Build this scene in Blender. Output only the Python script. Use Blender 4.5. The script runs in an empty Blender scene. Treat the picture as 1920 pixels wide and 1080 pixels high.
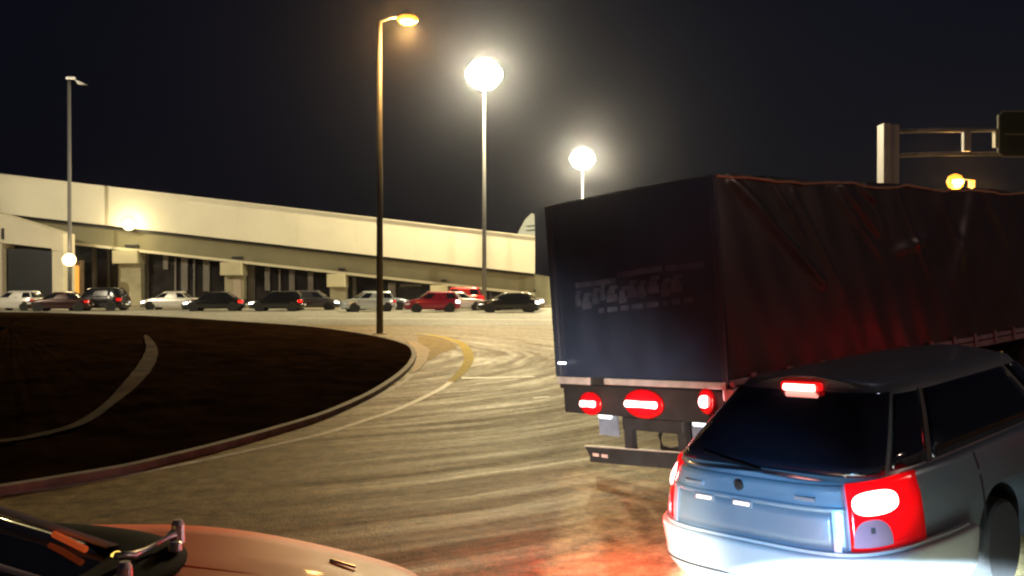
import bpy, bmesh, math, random
from mathutils import Vector, Matrix
random.seed(7)
S = bpy.context.scene
R = math.radians
F, CH = 1663.0, 2.2                      # focal length in photo pixels, camera height

# ------------------------------------------------------------------ camera
cam_d = bpy.data.cameras.new("camera"); cam = bpy.data.objects.new("camera", cam_d)
S.collection.objects.link(cam)
cam_d.sensor_width = 36; cam_d.lens = 36 * F / 1920
cam.location = (0, 0, CH); cam.rotation_euler = (R(90) - math.atan(13 / F), 0, 0)
cam_d.clip_start = .05; cam_d.clip_end = 3000
S.camera = cam
# ------------------------------------------------------------------ night sky
W = bpy.data.worlds.new("World"); S.world = W; W.use_nodes = True
nt = W.node_tree; bg = nt.nodes["Background"]
sky = nt.nodes.new("ShaderNodeTexSky"); sky.sky_type = 'NISHITA'; sky.sun_disc = False
sky.sun_elevation = R(-4); sky.sun_rotation = R(60)
mixw = nt.nodes.new("ShaderNodeMix"); mixw.data_type = 'RGBA'; mixw.blend_type = 'ADD'
mixw.inputs[0].default_value = 1
sc_ = nt.nodes.new("ShaderNodeMix"); sc_.data_type = 'RGBA'; sc_.blend_type = 'MULTIPLY'; sc_.inputs[0].default_value = 1
sc_.inputs[7].default_value = (.05, .05, .05, 1)
nt.links.new(sky.outputs[0], sc_.inputs[6])
nt.links.new(sc_.outputs[2], mixw.inputs[6])
wn = nt.nodes.new("ShaderNodeTexNoise"); wn.inputs['Scale'].default_value = 1.6; wn.inputs['Detail'].default_value = 3
wt = nt.nodes.new("ShaderNodeTexCoord"); nt.links.new(wt.outputs['Generated'], wn.inputs['Vector'])
wr = nt.nodes.new("ShaderNodeValToRGB")
wr.color_ramp.elements[0].position = .3; wr.color_ramp.elements[0].color = (.0010, .0016, .0050, 1)
wr.color_ramp.elements[1].position = .75; wr.color_ramp.elements[1].color = (.0050, .0050, .0110, 1)
nt.links.new(wn.outputs['Fac'], wr.inputs[0]); nt.links.new(wr.outputs[0], mixw.inputs[7])
nt.links.new(mixw.outputs[2], bg.inputs[0]); bg.inputs[1].default_value = .7
# faint moonlight stands in for the sun of a night picture
sl = bpy.data.lights.new("moon", 'SUN'); sl.energy = .012; sl.angle = R(.5); sl.color = (.8, .85, 1)
so = bpy.data.objects.new("moon", sl); so.rotation_euler = (R(40), 0, R(150)); S.collection.objects.link(so)
S.view_settings.view_transform = 'Standard'; S.view_settings.look = 'None'
S.view_settings.exposure = 0; S.view_settings.gamma = 1
S.cycles.use_denoising = True
S.cycles.pixel_filter_type = 'BLACKMAN_HARRIS'; S.cycles.filter_width = 2.3
S.cycles.max_bounces = 6; S.cycles.sample_clamp_indirect = 4
S.cycles.volume_bounces = 0
HAZE = .00033

# ------------------------------------------------------------------ helpers
def smooth(a, b, x):
    t = min(1, max(0, (x - a) / (b - a))); return t * t * (3 - 2 * t)
def gz(x, y):
    """the carriageway is banked: it climbs towards the right under the waiting vehicles"""
    if x <= .2: return 0.0
    u = min(x, 12) - .2
    h = .069 * (u * u / (u + .8)) - .0
    return h * (1 - smooth(16, 30, y))
def at(px, py, d):
    """world point seen at photo pixel (px,py) at distance d"""
    return Vector(((px - 960) / F * d, d, CH - (py - 527) / F * d))
def gnd(px, py):
    d = CH * F / (py - 527); return Vector(((px - 960) / F * d, d, 0))

MATS = {}
def mat(name, col, rough=.6, metal=0., emit=None, es=0., noise=0., nscale=6., bump=0., coat=0., spec=.5, dark=None):
    if name in MATS: return MATS[name]
    m = bpy.data.materials.new(name); m.use_nodes = True; n = m.node_tree; p = n.nodes["Principled BSDF"]
    p.inputs['Base Color'].default_value = (*col, 1); p.inputs['Roughness'].default_value = rough
    p.inputs['Metallic'].default_value = metal; p.inputs['Coat Weight'].default_value = coat
    p.inputs['Coat Roughness'].default_value = .06; p.inputs['Specular IOR Level'].default_value = spec
    if emit: p.inputs['Emission Color'].default_value = (*emit, 1); p.inputs['Emission Strength'].default_value = es
    if noise or bump:
        tc = n.nodes.new("ShaderNodeTexCoord")
        t = n.nodes.new("ShaderNodeTexNoise"); t.inputs['Scale'].default_value = nscale; t.inputs['Detail'].default_value = 7
        t.inputs['Roughness'].default_value = .62
        n.links.new(tc.outputs['Object'], t.inputs['Vector'])
        if noise:
            r = n.nodes.new("ShaderNodeValToRGB")
            dk = dark or tuple(c * (1 - noise) for c in col)
            r.color_ramp.elements[0].color = (*dk, 1); r.color_ramp.elements[0].position = .32
            r.color_ramp.elements[1].color = (*[min(1, c * (1 + noise * .4)) for c in col], 1); r.color_ramp.elements[1].position = .68
            n.links.new(t.outputs['Fac'], r.inputs[0]); n.links.new(r.outputs[0], p.inputs['Base Color'])
            mr = n.nodes.new("ShaderNodeMapRange"); mr.inputs[3].default_value = max(0.02, rough - .12); mr.inputs[4].default_value = min(1, rough + .12)
            n.links.new(t.outputs['Fac'], mr.inputs[0]); n.links.new(mr.outputs[0], p.inputs['Roughness'])
        if bump:
            b = n.nodes.new("ShaderNodeBump"); b.inputs['Strength'].default_value = bump; b.inputs['Distance'].default_value = .02
            n.links.new(t.outputs['Fac'], b.inputs['Height']); n.links.new(b.outputs[0], p.inputs['Normal'])
    MATS[name] = m; return m

def link(o, parent=None):
    S.collection.objects.link(o)
    if parent is not None: o.parent = parent
    return o
def obj(name, bm, m, parent=None, sm=False, bevel=0., sub=0):
    me = bpy.data.meshes.new(name)
    bmesh.ops.recalc_face_normals(bm, faces=bm.faces)
    bm.to_mesh(me); bm.free()
    for x in (m if isinstance(m, (list, tuple)) else [m]): me.materials.append(x)
    if sm:
        for p in me.polygons: p.use_smooth = True
    o = bpy.data.objects.new(name, me); link(o, parent)
    if bevel:
        b = o.modifiers.new("bevel", 'BEVEL'); b.width = bevel; b.segments = 2; b.limit_method = 'ANGLE'
    if sub:
        s = o.modifiers.new("sub", 'SUBSURF'); s.levels = sub; s.render_levels = sub
    return o
def tag(o, label=None, cat=None, group=None, kind=None):
    if label: o["label"] = label
    if cat: o["category"] = cat
    if group: o["group"] = group
    if kind: o["kind"] = kind
    return o
def empty(name, loc=(0, 0, 0), label=None, cat=None, group=None):
    o = bpy.data.objects.new(name, None); o.location = loc; o.empty_display_size = .2
    link(o); return tag(o, label, cat, group)
def box(bm, x0, x1, y0, y1, z0, z1, mi=0):
    v = [bm.verts.new(p) for p in ((x0,y0,z0),(x1,y0,z0),(x1,y1,z0),(x0,y1,z0),(x0,y0,z1),(x1,y0,z1),(x1,y1,z1),(x0,y1,z1))]
    for q in ((0,3,2,1),(4,5,6,7),(0,1,5,4),(1,2,6,5),(2,3,7,6),(3,0,4,7)):
        f = bm.faces.new([v[i] for i in q]); f.material_index = mi
    return v
def B(*a, **k):
    bm = bmesh.new(); box(bm, *a, **k); return bm
def tube(bm, pts, rad, seg=8, caps=True):
    pts = [Vector(p) for p in pts]; rings = []
    for i, p in enumerate(pts):
        d = (pts[min(i+1, len(pts)-1)] - pts[max(i-1, 0)]).normalized()
        a = d.cross(Vector((0, 0, 1)));
        if a.length < .05: a = d.cross(Vector((0, 1, 0)))
        a.normalize(); b = d.cross(a)
        r = rad[i] if isinstance(rad, (list, tuple)) else rad
        rings.append([bm.verts.new(p + (a*math.cos(t*2*math.pi/seg) + b*math.sin(t*2*math.pi/seg))*r) for t in range(seg)])
    for i in range(len(rings)-1):
        for t in range(seg): bm.faces.new((rings[i][t], rings[i][(t+1)%seg], rings[i+1][(t+1)%seg], rings[i+1][t]))
    if caps: bm.faces.new(rings[0]); bm.faces.new(rings[-1])
def T(pts, rad, seg=8):
    bm = bmesh.new(); tube(bm, pts, rad, seg); return bm
def prism(bm, pts, ax, a, b):
    """polygon (u,v) extruded along axis ax from a to b"""
    def P(u, v, w):
        return {'x': (w, u, v), 'y': (u, w, v), 'z': (u, v, w)}[ax]
    A = [bm.verts.new(P(u, v, a)) for u, v in pts]; C = [bm.verts.new(P(u, v, b)) for u, v in pts]
    n = len(pts); bm.faces.new(A); bm.faces.new(C[::-1])
    for i in range(n): bm.faces.new((A[i], A[(i+1)%n], C[(i+1)%n], C[i]))
def PR(*a):
    bm = bmesh.new(); prism(bm, *a); return bm
def lathe(bm, prof, ax='x', seg=20, c=(0, 0, 0)):
    """profile of (along, radius) round an axis through c"""
    rings = []
    for al, r in prof:
        ring = []
        for t in range(seg):
            a = t*2*math.pi/seg; u, v = r*math.cos(a), r*math.sin(a)
            p = {'x': (al, u, v), 'y': (u, al, v), 'z': (u, v, al)}[ax]
            ring.append(bm.verts.new(Vector(p) + Vector(c)))
        rings.append(ring)
    for i in range(len(rings)-1):
        for t in range(seg): bm.faces.new((rings[i][t], rings[i][(t+1)%seg], rings[i+1][(t+1)%seg], rings[i+1][t]))
    bm.faces.new(rings[0]); bm.faces.new(rings[-1])
def LA(*a, **k):
    bm = bmesh.new(); lathe(bm, *a, **k); return bm
def grid(nu, nv, fn):
    bm = bmesh.new(); V = [[bm.verts.new(fn(i/nu, j/nv)) for j in range(nv+1)] for i in range(nu+1)]
    for i in range(nu):
        for j in range(nv): bm.faces.new((V[i][j], V[i+1][j], V[i+1][j+1], V[i][j+1]))
    return bm
def solid(o, t, off=-1):
    s = o.modifiers.new("solid", 'SOLIDIFY'); s.thickness = t; s.offset = off; return o

# ------------------------------------------------------------------ ground materials
def pavement_mat(name, col, dark, warm, ctr, streak=1.0, rough=.5):
    m = bpy.data.materials.new(name); m.use_nodes = True; n = m.node_tree; N = n.nodes.new; L = n.links.new
    p = n.nodes["Principled BSDF"]; tc = N("ShaderNodeTexCoord")
    sub = N("ShaderNodeVectorMath"); sub.operation = 'SUBTRACT'; sub.inputs[1].default_value = (*ctr, 0)
    L(tc.outputs['Object'], sub.inputs[0])
    ln = N("ShaderNodeVectorMath"); ln.operation = 'LENGTH'; L(sub.outputs[0], ln.inputs[0])
    sx = N("ShaderNodeSeparateXYZ"); L(sub.outputs[0], sx.inputs[0])
    an = N("ShaderNodeMath"); an.operation = 'ARCTAN2'; L(sx.outputs[1], an.inputs[0]); L(sx.outputs[0], an.inputs[1])
    wob = N("ShaderNodeTexNoise"); wob.inputs['Scale'].default_value = .16; wob.inputs['Detail'].default_value = 3; L(tc.outputs['Object'], wob.inputs['Vector'])
    wa = N("ShaderNodeMath"); wa.operation = 'MULTIPLY_ADD'; wa.inputs[1].default_value = .9; L(wob.outputs['Fac'], wa.inputs[0]); L(ln.outputs[1], wa.inputs[2])
    cb = N("ShaderNodeCombineXYZ"); L(wa.outputs[0], cb.inputs[0])
    am = N("ShaderNodeMath"); am.operation = 'MULTIPLY'; am.inputs[1].default_value = 1.1; L(an.outputs[0], am.inputs[0]); L(am.outputs[0], cb.inputs[1])
    st = N("ShaderNodeTexNoise"); st.inputs['Scale'].default_value = 2.4; st.inputs['Detail'].default_value = 8; st.inputs['Roughness'].default_value = .68
    L(cb.outputs[0], st.inputs['Vector'])
    big = N("ShaderNodeTexNoise"); big.inputs['Scale'].default_value = .35; big.inputs['Detail'].default_value = 8; L(tc.outputs['Object'], big.inputs['Vector'])
    fine = N("ShaderNodeTexNoise"); fine.inputs['Scale'].default_value = 38; fine.inputs['Detail'].default_value = 5; L(tc.outputs['Object'], fine.inputs['Vector'])
    r1 = N("ShaderNodeValToRGB"); r1.color_ramp.elements[0].color = (*dark, 1); r1.color_ramp.elements[0].position = .38
    r1.color_ramp.elements[1].color = (*col, 1); r1.color_ramp.elements[1].position = .60
    L(st.outputs['Fac'], r1.inputs[0])
    mx = N("ShaderNodeMix"); mx.data_type = 'RGBA'; mx.inputs[7].default_value = (*warm, 1)
    mr = N("ShaderNodeMapRange"); mr.inputs[1].default_value = .4; mr.inputs[2].default_value = .7; mr.inputs[4].default_value = .6
    L(big.outputs['Fac'], mr.inputs[0]); L(mr.outputs[0], mx.inputs[0]); L(r1.outputs[0], mx.inputs[6])
    m2 = N("ShaderNodeMix"); m2.data_type = 'RGBA'; m2.blend_type = 'OVERLAY'; m2.inputs[0].default_value = .45
    L(mx.outputs[2], m2.inputs[6]); L(fine.outputs['Fac'], m2.inputs[7])
    mid = N("ShaderNodeTexNoise"); mid.inputs['Scale'].default_value = 4.5; mid.inputs['Detail'].default_value = 9; mid.inputs['Roughness'].default_value = .75; L(tc.outputs['Object'], mid.inputs['Vector'])
    m3 = N("ShaderNodeMix"); m3.data_type = 'RGBA'; m3.blend_type = 'OVERLAY'; m3.inputs[0].default_value = .75
    mr3 = N("ShaderNodeMapRange"); mr3.inputs[1].default_value = .3; mr3.inputs[2].default_value = .7; L(mid.outputs['Fac'], mr3.inputs[0])
    L(m2.outputs[2], m3.inputs[6]); L(mr3.outputs[0], m3.inputs[7])
    cr = N("ShaderNodeTexVoronoi"); cr.feature = 'DISTANCE_TO_EDGE'; cr.inputs['Scale'].default_value = .42
    cw = N("ShaderNodeVectorMath"); cw.operation = 'MULTIPLY_ADD'; cw.inputs[1].default_value = (.9, .9, .9); L(mid.outputs['Color'], cw.inputs[0]); L(tc.outputs['Object'], cw.inputs[2]); L(cw.outputs[0], cr.inputs['Vector'])
    cm_ = N("ShaderNodeMapRange"); cm_.inputs[2].default_value = .022; cm_.inputs[3].default_value = .55; L(cr.outputs['Distance'], cm_.inputs[0])
    sn = N("ShaderNodeTexNoise"); sn.inputs['Scale'].default_value = .9; sn.inputs['Detail'].default_value = 4; L(tc.outputs['Object'], sn.inputs['Vector'])
    sm_ = N("ShaderNodeMapRange"); sm_.inputs[1].default_value = .60; sm_.inputs[2].default_value = .72; sm_.inputs[3].default_value = 1; sm_.inputs[4].default_value = .62; L(sn.outputs['Fac'], sm_.inputs[0])
    mm = N("ShaderNodeMath"); mm.operation = 'MULTIPLY'; L(cm_.outputs[0], mm.inputs[0]); L(sm_.outputs[0], mm.inputs[1])
    m4 = N("ShaderNodeVectorMath"); m4.operation = 'SCALE'; L(m3.outputs[2], m4.inputs[0]); L(mm.outputs[0], m4.inputs[3]); L(m4.outputs[0], p.inputs['Base Color'])
    rr = N("ShaderNodeMapRange"); rr.inputs[3].default_value = rough + .14; rr.inputs[4].default_value = rough - .12; rr.inputs[1].default_value = .35; rr.inputs[2].default_value = .65
    L(st.outputs['Fac'], rr.inputs[0]); L(rr.outputs[0], p.inputs['Roughness'])
    agg = N("ShaderNodeTexVoronoi"); agg.inputs['Scale'].default_value = 60; L(tc.outputs['Object'], agg.inputs['Vector'])
    ad = N("ShaderNodeMath"); ad.operation = 'MULTIPLY_ADD'; ad.inputs[1].default_value = .8; L(fine.outputs['Fac'], ad.inputs[0]); L(agg.outputs['Distance'], ad.inputs[2])
    b = N("ShaderNodeBump"); b.inputs['Strength'].default_value = .22 * streak; b.inputs['Distance'].default_value = .012
    L(ad.outputs[0], b.inputs['Height']); L(b.outputs[0], p.inputs['Normal'])
    p.inputs['Specular IOR Level'].default_value = .22
    MATS[name] = m; return m
M_pave = pavement_mat("worn_concrete", (.37, .305, .155), (.26, .20, .095), (.30, .22, .09), (-9, 26), 1.1, .62)
M_road = pavement_mat("pale_asphalt", (.36, .35, .30), (.24, .23, .20), (.30, .28, .23), (0, -300), .4, .6)
M_grass = mat("night_grass", (.024, .013, .006), .95, noise=.75, nscale=1.3, bump=.9, spec=0.)
M_curb = mat("curb_concrete", (.30, .27, .23), .75, noise=.5, nscale=3, bump=.4)
M_path = mat("pale_gravel_path", (.075, .045, .026), .9, noise=.75, nscale=1.6, bump=.6, dark=(.022, .012, .006), spec=.1)
M_white = mat("road_paint_white", (.80, .78, .70), .55, noise=.45, nscale=5, bump=.2)
M_yellow = mat("road_paint_yellow", (.95, .80, .015), .8, noise=.3, nscale=4, bump=.2)
M_galv = mat("galvanised_steel", (.45, .44, .43), .45, .6, noise=.3, nscale=4)
M_black = mat("black_plastic", (.012, .012, .014), .5, noise=.3, nscale=8)
M_rubber = mat("rubber", (.015, .015, .015), .85, noise=.3, nscale=12)
M_rim = mat("alloy", (.5, .5, .52), .3, .9)

# ------------------------------------------------------------------ ground
def sheet(name, x0, x1, y0, y1, nx, ny, m, dz=0):
    o = obj(name, grid(nx, ny, lambda u, v: (x0+(x1-x0)*u, y0+(y1-y0)*v, gz(x0+(x1-x0)*u, y0+(y1-y0)*v)+dz)), m, sm=True)
    return tag(o, kind="structure")
bm = bmesh.new()
xs = [-300, -140, -60, -20, -8] + [-4 + .5*i for i in range(49)] + [26, 60, 140, 300]
ys = [-60, -20, -8] + [-4 + i for i in range(45)] + [60, 100, 200, 500]
V = [[bm.verts.new((x, y, gz(x, y))) for y in ys] for x in xs]
for i in range(len(xs)-1):
    for j in range(len(ys)-1): bm.faces.new((V[i][j], V[i+1][j], V[i+1][j+1], V[i][j+1]))
tag(obj("ground", bm, M_pave, sm=True), kind="structure")
tag(obj("access_road", B(-90, 60, 44.0, 71.8, -.01, .006), M_road), kind="structure")
tag(obj("pavement", B(-90, 60, 74, 78, -.01, .13), M_curb), kind="structure")

def spline(pts, n=8):
    out = []; P = [pts[0]] + list(pts) + [pts[-1]]
    for i in range(1, len(P)-2):
        for k in range(n):
            t = k/n; a, b, c, d = P[i-1], P[i], P[i+1], P[i+2]
            out.append(.5*((2*b) + (c-a)*t + (2*a-5*b+4*c-d)*t*t + (3*b-a-3*c+d)*t**3))
    out.append(pts[-1]); return out
def ribbon(name, pts, w, z, m, h=0., parent=None):
    """strip of width w centred on the curve; h>0 makes it a raised kerb"""
    bm = bmesh.new(); L_, R_ = [], []
    for i, p in enumerate(pts):
        d = (pts[min(i+1, len(pts)-1)] - pts[max(0, i-1)]); d.z = 0; d.normalize(); q = Vector((-d.y, d.x, 0))
        ww = w(i/(len(pts)-1)) if callable(w) else w
        L_.append(p + q*ww/2); R_.append(p - q*ww/2)
    zz = lambda p: gz(p.x, p.y) + z
    tl = [bm.verts.new((p.x, p.y, zz(p)+h)) for p in L_]; trr = [bm.verts.new((p.x, p.y, zz(p)+h)) for p in R_]
    for i in range(len(pts)-1): bm.faces.new((tl[i], tl[i+1], trr[i+1], trr[i]))
    if h:
        bl = [bm.verts.new((p.x, p.y, zz(p)-.05)) for p in L_]; br = [bm.verts.new((p.x, p.y, zz(p)-.05)) for p in R_]
        for i in range(len(pts)-1):
            bm.faces.new((tl[i], bl[i], bl[i+1], tl[i+1])); bm.faces.new((trr[i], trr[i+1], br[i+1], br[i]))
        bm.faces.new((tl[0], trr[0], br[0], bl[0])); bm.faces.new((tl[-1], bl[-1], br[-1], trr[-1]))
    return obj(name, bm, m, parent)
KH = .09
edge_px = [(-500, 968), (-200, 938), (9, 909), (110, 893), (234, 872), (330, 850), (422, 827), (520, 800), (605, 774), (683, 741), (725, 717), (755, 695), (771, 677), (776, 660),
           (762, 645), (712, 631), (640, 619), (560, 610), (430, 601), (300, 593), (120, 587), (0, 585), (-500, 583)]
def top(px, py):
    d = (CH-KH)*F/(py-527); return Vector(((px-960)/F*d, d, 0))
edge = spline([top(*p) for p in edge_px], 7)
# grass: a gently domed sheet with ragged blades of relief
bm = bmesh.new(); cen = Vector((-17, 30, 0)); rings = []
for k in range(13):
    s = 1 - k/12
    ring = []
    for p in edge:
        q = cen + (p - cen)*s
        hgt = .08 + .55*(1-s**2.2) + random.uniform(-.02, .02)*(k > 0)
        ring.append(bm.verts.new((q.x, q.y, hgt)))
    rings.append(ring)
for a, b in zip(rings, rings[1:]):
    for i in range(len(a)-1): bm.faces.new((a[i], a[i+1], b[i+1], b[i]))
tag(obj("grass", bm, M_grass, sm=True), "dark grass covering the roundabout island", "grass", kind="stuff")
tag(ribbon("kerb", edge, .13, 0, M_curb, KH), kind="structure")
# ragged tufts along the visible rim of the island
bm = bmesh.new()
for i in range(9000):
    p = edge[random.randrange(len(edge)-30)] if random.random() < .5 else cen + (edge[random.randrange(len(edge))]-cen)*math.sqrt(random.random())
    q = cen + (p-cen)*random.uniform(.9, .985); s = (q-cen).length/max(.1, (p-cen).length)
    q = Vector((q.x+random.uniform(-.6, .6), q.y+random.uniform(-.6, .6), 0))
    if q.y < 9 or q.y > 60: continue
    z = .13; a = random.uniform(0, 6.28); h = random.uniform(.04, .11)
    dx, dy = math.cos(a)*.03, math.sin(a)*.03
    v = [bm.verts.new((q.x-dx, q.y-dy, z)), bm.verts.new((q.x+dx, q.y+dy, z)), bm.verts.new((q.x+random.uniform(-.04, .04), q.y+random.uniform(-.04, .04), z+h))]
    bm.faces.new(v)
bm.free()
# bare, pale strip curving through the grass
path = spline([gnd(*p)+Vector((0, 0, 0)) for p in [(272, 664), (284, 690), (276, 718), (250, 752), (205, 792), (150, 826), (80, 846), (0, 860), (-200, 880)]], 8)
def on_grass(p):
    # height of the domed sheet at p
    best = min(edge, key=lambda e: abs(math.atan2(e.y-cen.y, e.x-cen.x) - math.atan2(p.y-cen.y, p.x-cen.x)))
    s = min(1, (p-cen).length/(best-cen).length); return .08 + .55*(1-s**2.2)
bm = bmesh.new(); A, C = [], []
for i, p in enumerate(path):
    d = (path[min(i+1, len(path)-1)] - path[max(0, i-1)]); d.normalize(); q = Vector((-d.y, d.x, 0)); t = i/len(path)
    w = (.15 + .55*math.sin(min(1, t*1.9)*math.pi)**.7 if t < .5 else .35)*(1+random.uniform(-.06, .06)) if t > .02 else .1
    w *= .46; a, c = p + q*w/2, p - q*w/2
    A.append(bm.verts.new((a.x, a.y, on_grass(a)+.04))); C.append(bm.verts.new((c.x, c.y, on_grass(c)+.04)))
for i in range(len(A)-1): bm.faces.new((A[i], A[i+1], C[i+1], C[i]))
tag(obj("path", bm, M_path), kind="structure")
# painted lines
white = spline([gnd(*p) for p in [(-400, 978), (23, 926), (130, 911), (234, 893), (398, 860), (500, 838), (609, 813), (683, 789), (750, 766), (822, 732), (845, 716)]], 8)
tag(ribbon("edge_line", white, .13, .004, M_white), kind="structure")
yel = spline([gnd(*p) for p in [(845, 716), (867, 696), (879, 671), (867, 646), (836, 634), (806, 628), (778, 625)]], 8)
tag(ribbon("yellow_line", yel, lambda t: .14 + .17*math.sin(t*math.pi), .005, M_yellow), kind="structure")
bm = bmesh.new()
pts = [gnd(*p) for p in [(783, 630), (815, 632), (846, 641), (858, 652), (828, 662), (806, 676), (790, 662)]]
bm.faces.new([bm.verts.new((p.x, p.y, .006)) for p in pts]); tag(obj("yellow_hatching", bm, mat("worn_yellow", (.50, .38, .05), .8, noise=.5, nscale=2.5)), kind="structure")
bm = bmesh.new()
pts = [gnd(*p) for p in [(762, 640), (783, 642), (806, 656), (800, 678), (784, 696), (770, 702), (779, 680), (781, 662)]]
A = [bm.verts.new((p.x, p.y, .02)) for p in pts]; C = [bm.verts.new((p.x, p.y, -.02)) for p in pts]; bm.faces.new(A)
for i in range(len(A)): bm.faces.new((A[i], C[i], C[(i+1) % len(A)], A[(i+1) % len(A)]))
tag(obj("traffic_nose", bm, mat("nose_concrete", (.58, .42, .17), .7, noise=.4, nscale=2)), kind="structure")
gut = spline([gnd(*p) for p in [(560, 803), (640, 774), (697, 749), (744, 724), (765, 710), (782, 697)]], 8)
tag(ribbon("gutter", gut, .10, .003, mat("gutter_concrete", (.19, .16, .12), .6, noise=.5, nscale=4)), kind="structure")
tag(ribbon("stop_line", [gnd(866, 709), gnd(930, 708.5), gnd(1002, 707)], .30, .004, M_white), kind="structure")
tag(ribbon("lane_line", [gnd(560, 597), gnd(800, 598), gnd(1100, 601), gnd(1400, 604)], .45, .009, M_white), kind="structure")
tag(ribbon("lane_mark", [gnd(1000, 747), gnd(1030, 746)], .2, .004, M_white), kind="structure")

# ------------------------------------------------------------------ long building
D = 78.0
K = D/F
def bx_(px): return (px-960)*K
def bz_(py): return CH-(py-527)*K
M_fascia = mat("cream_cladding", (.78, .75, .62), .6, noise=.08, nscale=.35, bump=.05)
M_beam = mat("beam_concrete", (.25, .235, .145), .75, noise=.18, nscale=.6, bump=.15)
M_ledge = mat("pale_ledge", (.72, .68, .50), .5)
M_pier = mat("pier_plaster", (.40, .37, .25), .7, noise=.25, nscale=.9, bump=.1)
M_bay = mat("dark_glazing", (.020, .017, .018), .18, noise=.5, nscale=.4)
M_mull = mat("mullion_metal", (.17, .155, .14), .5, noise=.3, nscale=.7)
bld = empty("terminal_building", (0, D, 0), "long cream building with a sloping roof band and dark bays between piers", "building")
def bpart(name, bm, m, **k):
    for v in bm.verts: v.co.y -= D
    return obj(name, bm, m, bld, **k)
FT = lambda px: 328 + .1167*px      # top of the roof band
FB = lambda px: 400 + .1127*px
SB = lambda px: 439 + .112*px       # underside of the beam
K = 75.8/F
# roof band panels, each a clad bay
pw = 1003/9
x_edges = [-600, -480, -360, -240, -120, 0] + [pw*i for i in range(1, 10)]
for a, b in zip(x_edges, x_edges[1:]):
    g = .6 if b < 1000 else 0
    bpart("roof_panel", PR([(bx_(a), bz_(FB(a))), (bx_(b-g*.35), bz_(FB(b))), (bx_(b-g*.35), bz_(FT(b))), (bx_(a), bz_(FT(a)))], 'y', D-2.2, D-1.6), M_fascia)
bpart("roof_coping", PR([(bx_(-600), bz_(FT(-600))), (bx_(1003), bz_(FT(1003))), (bx_(1003), bz_(FT(1003)-2.2)), (bx_(-600), bz_(FT(-600)-2.2))], 'y', D-2.3, D-1.4), mat("coping", (.75, .72, .6), .4))
bpart("roof_deck", PR([(bx_(-600), bz_(FT(-600)+10)), (bx_(1002), bz_(FT(1002)+10)), (bx_(1002), bz_(FT(1002)+4)), (bx_(-600), bz_(FT(-600)+4))], 'y', D-1.6, D+22), M_beam)
bpart("shadow_gap", PR([(bx_(-600), bz_(FB(-600)+5)), (bx_(1002), bz_(FB(1002)+5)), (bx_(1002), bz_(FB(1002)-4)), (bx_(-600), bz_(FB(-600)-4))], 'y', D-1.62, D-1.2), M_black)
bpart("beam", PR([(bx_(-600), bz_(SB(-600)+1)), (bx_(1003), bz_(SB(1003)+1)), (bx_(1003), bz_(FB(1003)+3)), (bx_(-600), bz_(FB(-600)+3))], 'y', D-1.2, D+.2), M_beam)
bpart("ledge", PR([(bx_(120), bz_(SB(120)+5)), (bx_(1003), bz_(SB(1003)+3)), (bx_(1003), bz_(SB(1003)-2)), (bx_(120), bz_(SB(120)))], 'y', D-1.45, D-1.18), M_ledge)
K = 76.9/F
bpart("end_wall", PR([(bx_(1000), 0), (bx_(1037), 0), (bx_(1037), bz_(520)), (bx_(1003), bz_(514)), (bx_(1000), bz_(514))], 'y', D-1.1, D+20), mat("end_plaster", (.34, .34, .23), .75, noise=.2, nscale=.8))
bpart("rear_wall", PR([(bx_(-600), 0), (bx_(1000), 0), (bx_(1000), bz_(SB(1000))), (bx_(-600), bz_(SB(-600)))], 'y', D+3.0, D+3.3), mat("recess_wall", (.10, .085, .07), .8, noise=.5, nscale=.5))
piers = [(218, 264), (418, 458), (616, 650), (808, 840), (985, 1003)]
for i, (a, b) in enumerate(piers):
    zt = bz_(SB((a+b)/2)+4)
    bpart("pier", B(bx_(a)+.08, bx_(b)-.08, D-.9, D-.1, 0, zt), M_pier)
    bpart("pier_head", B(bx_(a), bx_(b), D-1.9, D-.05, zt-1.12, zt+.0), mat("pier_head_plaster", (.50, .47, .32), .6, noise=.12, nscale=.6), bevel=.03)
    bpart("floodlight_hood", B(bx_(a)+.9, bx_(b)-.1, D-1.5, D-1.22, zt+.32, zt+.5), M_black)
K = 78.3/F
def bay(a, b, mulls, glass=True):
    za = lambda p: bz_(SB(p)+6)
    bpart("glazed_bay", PR([(bx_(a), .1), (bx_(b), .1), (bx_(b), za(b)), (bx_(a), za(a))], 'y', D+.35, D+.42), M_bay)
    for mx, w, top, bot in mulls:
        bpart("mullion", B(bx_(mx-w/2), bx_(mx+w/2), D+.12, D+.34, bz_(bot), bz_(top) if top else za(mx)), M_mull)
bay(150, 218, [(178, 7, 0, 545), (205, 3, 0, 575)])
bay(264, 418, [(312, 9, 470, 505), (347, 12, 480, 545), (388, 12, 486, 546), (272, 14, 0, 575), (330, 3, 0, 575), (365, 3, 0, 575)])
bay(458, 616, [(472, 12, 0, 575), (502, 9, 0, 545), (548, 10, 0, 545), (583, 10, 0, 545), (525, 3, 0, 575)])
bay(650, 808, [(665, 6, 0, 575), (770, 40, 532, 538), (735, 14, 530, 575)])
bay(840, 985, [(860, 5, 0, 575), (920, 3, 0, 575), (960, 4, 0, 575)])
K = 77.0/F
bpart("entrance_door", B(bx_(437), bx_(452), D-.98, D-.91, .1, bz_(522)), mat("door_pale", (.45, .38, .3), .6))
K = 75.4/F
# wall lamp under the roof band that washes the beam
lampm = mat("warm_lamp_glass", (1, .9, .6), .4, emit=(1, .78, .38), es=4)
wl = tag(obj("wall_lamp", LA([(D-2.72, .12), (D-2.66, .42), (D-2.5, .5), (D-2.3, .5)], ax='y', seg=18, c=(bx_(240), 0, bz_(421))), lampm), "glowing bulkhead lamp on the cream roof band above the first pier", "wall lamp")
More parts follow.
